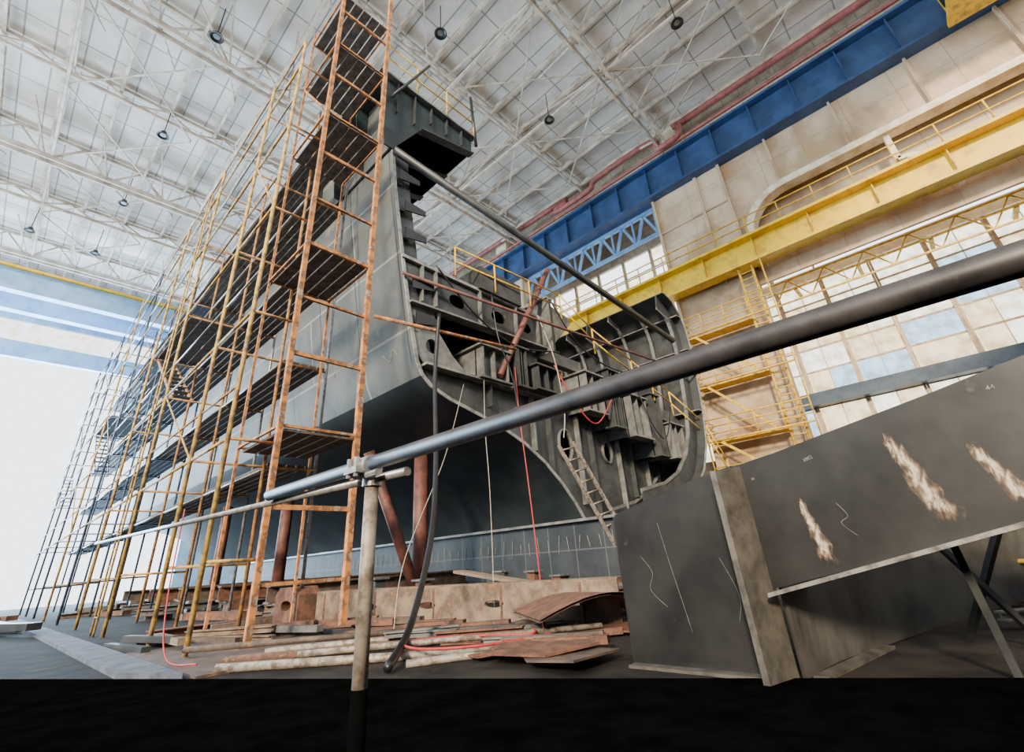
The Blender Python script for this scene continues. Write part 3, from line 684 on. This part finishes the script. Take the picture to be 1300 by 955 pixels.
def chalk(txt,loc,size,ax='Y',rot=0.0,parent=F):
    cu=bpy.data.curves.new('tmp','FONT'); cu.body=txt; cu.size=size; cu.extrude=.0005; cu.offset=-size*.012
    ob=bpy.data.objects.new('tmp',cu); COL.objects.link(ob)
    dg=bpy.context.evaluated_depsgraph_get(); me=bpy.data.meshes.new_from_object(ob.evaluated_get(dg))
    c,s=math.cos(rot),math.sin(rot)
    vs=[]
    for v in me.vertices:
        a=v.co.x*c-v.co.y*s;b=v.co.x*s+v.co.y*c
        vs.append((loc[0]+v.co.z,loc[1]-a,loc[2]+b) if ax=='Y' else (loc[0]+a,loc[1]+v.co.z,loc[2]+b))
    fs=[tuple(p.vertices) for p in me.polygons]
    bpy.data.objects.remove(ob)
    fin('chalk_mark',vs,fs,'chalk',parent,label="faint white chalk mark")
chalk('44',(4.7,-.3,1.88),.05,'Y',.1); chalk('1002',(4.7,.98,1.60),.04,'Y',.3); chalk('SK',(4.7,1.44,1.52),.03,'Y')
def scrawl(pts,r=.003): hose('chalk_line',pts,r,'chalk',F,4,6,label="hand-drawn chalk line")
scrawl([(4.7,2.45,1.25),(4.7,2.4,.9),(4.7,2.35,.6),(4.7,2.3,.3)],.0011); scrawl([(4.7,2.7,.95),(4.7,2.6,.8),(4.7,2.65,.65),(4.7,2.5,.5)],.0011)
scrawl([(4.7,1.9,.9),(4.7,1.8,.6),(4.7,1.85,.4)],.0011); scrawl([(4.7,.85,1.25),(4.7,.8,1.15),(4.7,.86,1.1),(4.7,.78,1.0)],.0011)
for (x,ya,yb,h) in ((11.5,-6,.6,1.6),(14.5,-7,2.2,2.3)):
    G=thing('stiffened_panel',"dark ribbed steel panel standing on yellow trestles","steel panel",(x,(ya+yb)/2,0),"stiffened panels")
    box('panel_plate',(x,ya,.45),(x+.05,yb,h),'steel',G)
    n=int((yb-ya)/.9)
    for i in range(n): box('panel_rib',(x-.18,ya+.3+.9*i,.45),(x,ya+.33+.9*i,h-.1),'steel2' if i%3==0 else 'steel',G)
    box('panel_flange',(x-.3,ya,h),(x+.1,yb,h+.03),'rust',G)
    for i in range(4):
        y=ya+.5+(yb-ya-1)*i/3; beam('trestle_leg',(x,y,0),(x,y,.45),.09,.09,'yellow',G)
railing('guard_railing',[(9.2,.55,0),(8.6,-2.2,0)],1.15,'yellow',"low yellow floor guard rail behind the steel block")

# ------------------------------------------------------------------ HANDRAIL
Hr=thing('handrail_pipe',"thick dark steel handrail pipe","handrail",(1.05,0,1.4))
tube('pipe',(1.05,-3,1.36),(1.05,2.9,1.425),.03,'pipe',Hr,24)
Hp=thing('handrail_tube',"thin galvanised scaffold tube clamped to the pole","handrail",(1.05,5,1.4))
tube('tube',(1.09,1.60,1.349),(1.09,9.2,1.60),.018,'galv',Hp,16)
Po=thing('handrail_pole',"dirty grey upright scaffold pole with a coupler and added black sleeve","pole",(1.05,1.85,0))
tube('upright',(1.10,1.88,.55),(1.10,1.88,1.43),.029,'pole',Po,20)
tube('added_sleeve',(1.10,1.88,0),(1.10,1.88,.61),.031,'blackfill',Po,20,label="added matt black sleeve blacking out the pole foot")  # sleeve added to carry the black over the pole foot
v,f=merge([gtube((1.05,1.80,1.405),(1.05,1.93,1.407),.043,20),gtube((1.10,1.88,1.33),(1.10,1.88,1.42),.042,20),gtube((1.03,1.72,1.36),(1.03,1.80,1.36),.016,8),gtube((1.0,1.90,1.44),(1.0,1.90,1.36),.012,8),gtube((1.0,1.84,1.44),(1.0,1.84,1.36),.012,8),gbox((.985,1.82,1.375),(1.03,1.92,1.40))])
fin('coupler',v,f,'galv',Po,label="galvanised scaffold coupler")
# ------------------------------------------------------------------ FLOOR CLUTTER
def gp(p,q,r,m,lab,n=12):
    return tube('steel_pipe',p,q,r,m,None,n,label=lab,cat="pipe",group="pipes lying on the floor")
gp((2.35,7.35,.05),(4.9,4.35,.05),.05,'pole',"long weathered steel pipe lying on the floor")
gp((2.6,7.9,.05),(6.1,5.1,.05),.05,'rust',"long rusty steel pipe lying on the floor")
gp((3.2,8.1,.05),(6.0,6.2,.05),.045,'pole',"long grey steel pipe lying on the floor")
gp((3.6,5.2,.04),(5.8,4.0,.04),.04,'pole',"long weathered steel pipe lying on the floor")
gp((4.6,6.4,.05),(6.3,4.5,.05),.05,'rust',"long rusty steel pipe lying on the floor")
gp((7.6,8.5,.06),(8.8,6.2,.06),.06,'steel2',"long grey steel pipe lying on the floor")
gp((2.4,9.0,.14),(5.2,6.6,.14),.04,'tan',"long brown steel pipe lying on the floor")
gp((3.0,6.6,.14),(6.0,4.2,.14),.035,'pole',"long grey steel pipe lying on the floor")
mm=['steel2','steel','tan','rust','steel','rust','beamtan']
def bar(x,y,z,a,l,w,h,m):
    p=V((x,y,z+h/2));q=p+V((math.cos(a)*l,math.sin(a)*l,random.uniform(0,.04)))
    v,f=gbeam(p,q,w,h) if random.random()<.5 else gprof(p,q,iprof(w,h,.02))
    fin('steel_bar',v,f,m,label="loose weathered steel bar among the floor scrap",cat="steel bar",group="scrap bars")
for i in range(16): bar(2.1+.2*i,12.6-.2*i,.0+.1*(i%2),-1.1+random.uniform(-.5,.4),1.9,.14,.1,random.choice(mm))
for i in range(26): bar(random.uniform(4.4,5.6),random.uniform(4.2,8.0),.0+.08*(i%2),random.uniform(-1.2,-.8),random.uniform(.8,1.3),random.uniform(.08,.16),.08,random.choice(mm))
for i in range(30): bar(random.uniform(7.8,12.5),random.uniform(4.4,9),.0+.12*(i%3),random.uniform(-1.1,.2),random.uniform(1.2,2.6),random.uniform(.1,.25),.12,random.choice(mm))
for i in range(44): bar(random.uniform(2.6,9.5),random.uniform(12,34),.0+.16*(i%2),random.uniform(-1.6,.2),random.uniform(1.5,4),random.uniform(.15,.35),.17,random.choice(mm))
for i in range(14): bar(random.uniform(-1,1.1),random.uniform(15,32),.0+.16*(i%2),random.uniform(-1.7,-1.3),random.uniform(1.5,4),random.uniform(.15,.35),.17,random.choice(mm))
for i in range(24): bar(random.uniform(5.6,12),random.uniform(-2.9,.6),.0+.09*(i%2),random.uniform(-.9,.3),random.uniform(.8,1.8),.12,.09,random.choice(mm))
for i in range(20):
    x=random.uniform(4.3,12);y=random.uniform(3.6,8.6);s=random.uniform(.3,.7);a=random.uniform(0,3)
    pts=[(x+s*math.cos(a+t)*random.uniform(.7,1.2),y+s*math.sin(a+t)*random.uniform(.7,1.2),.02+.02*(i%5)+random.uniform(0,.05)) for t in (0,1.2,2.4,3.8,5.0)]
    fin('scrap_plate',pts+[(p[0],p[1],p[2]+.02) for p in pts],[(0,1,2,3,4),(5,6,7,8,9)]+[(j,(j+1)%5,5+(j+1)%5,5+j) for j in range(5)],random.choice(['tan','steel2','steel','rust']),label="jagged offcut of weathered steel plate",cat="scrap plate",group="scrap plates")
for i,(y,z) in enumerate(((14.6,.6),(18.5,.65),(23,.65),(27.6,.65),(33,.65))):
    Q=thing('berth_beam',"heavy dark rusty steel berth beam on low block feet","berth beam",(9,y,0),"berth beams")
    ibeam('beam',(5.6,y,z),(12.6,y,z),.35,.45,'rust' if i%2 else 'tan',Q,t=.05)
    for x in (6.2,8.2,10.2,11.8): box('foot_block',(x-.3,y-.3,0),(x+.3,y+.3,z-.22),'rust' if (i+int(x))%2 else 'steel2',Q)
for i in range(12):
    x=5.9+.62*i;y=random.uniform(9.8,12.2);h=random.uniform(.3,.85)
    Q=thing('steel_pedestal',"short weathered steel pedestal block under the hull","pedestal",(x,y,0),"pedestals")
    box('base',(x-.26,y-.25,0),(x+.26,y+.25,.06),'tan',Q); box('stem',(x-.14,y-.14,.06),(x+.14,y+.14,h),random.choice(['steel','rust','tan']),Q); box('cap',(x-.22,y-.22,h),(x+.22,y+.22,h+.05),'steel2',Q)
a=V((5.4,11.2,0));b=V((7.0,4.5,0));d=(b-a).normalized();s=V((d.y,-d.x,0))
def bm_(u,v,w): p=a+d*u+s*w; return (p.x,p.y,v)
Cm=thing('channel_beam',"long beige rusty steel channel beam with oval holes","steel beam",(6,8,0))
Lb=(b-a).length
plate('web',[(0,.02),(Lb,.02),(Lb,.64),(0,.64)],[circ(1.6+1.5*i,.34,.2,.06) for i in range(4)],.05,bm_,'beamtan',Cm)
many('flange',[([bm_(u,v,w) for u in (0,Lb) for v in (z,z+.04) for w in (0,-.35)],BF) for z in (0,.62)],'beamtan',Cm)
for i in range(5):
    u=.25+1.5*i; c_=bm_(u,0,0); box('stiffener_lug',(c_[0]-.03,c_[1]-.03,.04),(c_[0]+.03,c_[1]+.03,.62),'rust',Cm)
Eb=thing('rusty_block',"rounded rusty steel end block with a lifting slot","steel block",(5.2,11.8,0))
def eb(u,v,w): return (5.28-.12*u+w*.97,11.35+u,v)
plate('body',[(0,0.0),(.95,0.0),(.95,.62),(.8,.78),(.15,.78),(0,.62)],[circ(.48,.42,.2,.1)],.5,eb,'rust',Eb)
vs=[];fs=[];n=10
for i in range(n+1):
    t=i/n
    for j in (0,1):
        vs.append((6.0+1.6*t-.9*j+.1*math.sin(5*t),4.5-1.1*t+1.5*(1-j)*.9, .14+.34*math.sin(math.pi*(.15+.8*t))+.12*j*t))
for i in range(n): fs.append((2*i,2*i+1,2*i+3,2*i+2))
k=len(vs); vs+=[(x,y,z-.03) for x,y,z in vs]; fs+=[tuple(q+k for q in f_) for f_ in fs]
fin('rusty_sheet',vs,fs,'rust',label="curled rusty steel sheet lying on scrap",cat="steel sheet",smooth=True)
beam('timber_plank',(7.9,9.4,.85),(7.4,5.6,.45),.28,.06,'wood',label="long weathered timber plank laid over the beam",cat="plank")
box('grating',(2.1,7.2,0),(4.6,11,.03),'tan',label="rusty steel grating on the floor by the scaffold",cat="grating")
hose('power_cable',[(6.7,8.6,7.0),(6.5,8.5,5.2),(6.0,7.8,3.0),(5.3,7.0,1.5),(4.3,6.1,.35),(3.3,5.1,.06)],.05,'black',label="thick black cable hanging from the hull to the floor",cat="cable")
hose('air_hose',[(10.3,9.3,6.6),(10.0,9.0,5.0),(9.6,8.5,3.0),(8.7,7.6,1.2),(7.6,6.6,.3),(6.2,5.4,.25),(5.4,4.7,.15)],.016,'red',label="thin red air hose hanging from the hull",cat="hose")
hose('air_hose',[(5.4,4.9,.16),(5.0,4.6,.16),(4.6,5.4,.16),(4.0,5.8,.16),(3.8,5.2,.15),(4.3,4.6,.15),(5.2,4.4,.15)],.016,'red',label="red rubber air hose coiled on the floor",cat="hose")
hose('air_hose',[(2.3,10.2,2.2),(2.2,9.6,.8),(2.1,8.6,.12),(2.2,7.6,.1)],.011,'red',label="red rubber air hose draped from the scaffold",cat="hose")
hose('cord',[(9.0,9.4,6.0),(8.2,8.6,4.2),(7.6,7.9,2.4),(7.2,7.5,.1)],.008,'rope',label="thin pale cord hanging below the hull",cat="cord")
hose('cord',[(8.2,9.4,5.6),(7.2,9.0,3.4),(5.6,8.2,1.2),(4.6,7.0,.05)],.008,'rope',label="thin pale cord hanging below the hull",cat="cord")

# ------------------------------------------------------------------ LIGHT
w=bpy.data.worlds.new('World'); scene.world=w; w.use_nodes=True
bg=w.node_tree.nodes['Background']; bg.inputs[0].default_value=(.90,.95,1,1); bg.inputs[1].default_value=3.8
l=bpy.data.lights.new('door_daylight','AREA'); l.shape='RECTANGLE'; l.size=27;l.size_y=21;l.energy=50000;l.color=(.50,.76,1)
o=bpy.data.objects.new('door_daylight',l); o.location=(0,62,10.6); o.rotation_euler=(math.radians(-90),0,0); COL.objects.link(o)
sun=bpy.data.lights.new('sun','SUN'); sun.energy=8; sun.angle=.12; sun.color=(1,.82,.58)
so=bpy.data.objects.new('sun',sun); so.rotation_euler=V((1,.45,-.42)).to_track_quat('-Z','Y').to_euler(); COL.objects.link(so)

# ------------------------------------------------------------------ CAMERA
f=590.
Z=V((-90,-1248,f)).normalized()
Y=V((-700,337,f)); Y=(Y-Y.dot(Z)*Z).normalized()
X=Y.cross(Z)
if X.x<0: X=-X
right=V((X.x,Y.x,Z.x)); down=V((X.y,Y.y,Z.y)); fwd=V((X.z,Y.z,Z.z))
R3=Matrix((right,-down,-fwd)).transposed()
cam=bpy.data.cameras.new('camera'); cam.sensor_width=36; cam.lens=f/1300*36; cam.shift_y=-(477.5-433)/1300; cam.clip_end=400; cam.clip_start=.02
co=bpy.data.objects.new('camera',cam); co.matrix_world=Matrix.Translation((0,0,1))@R3.to_4x4(); COL.objects.link(co); scene.camera=co
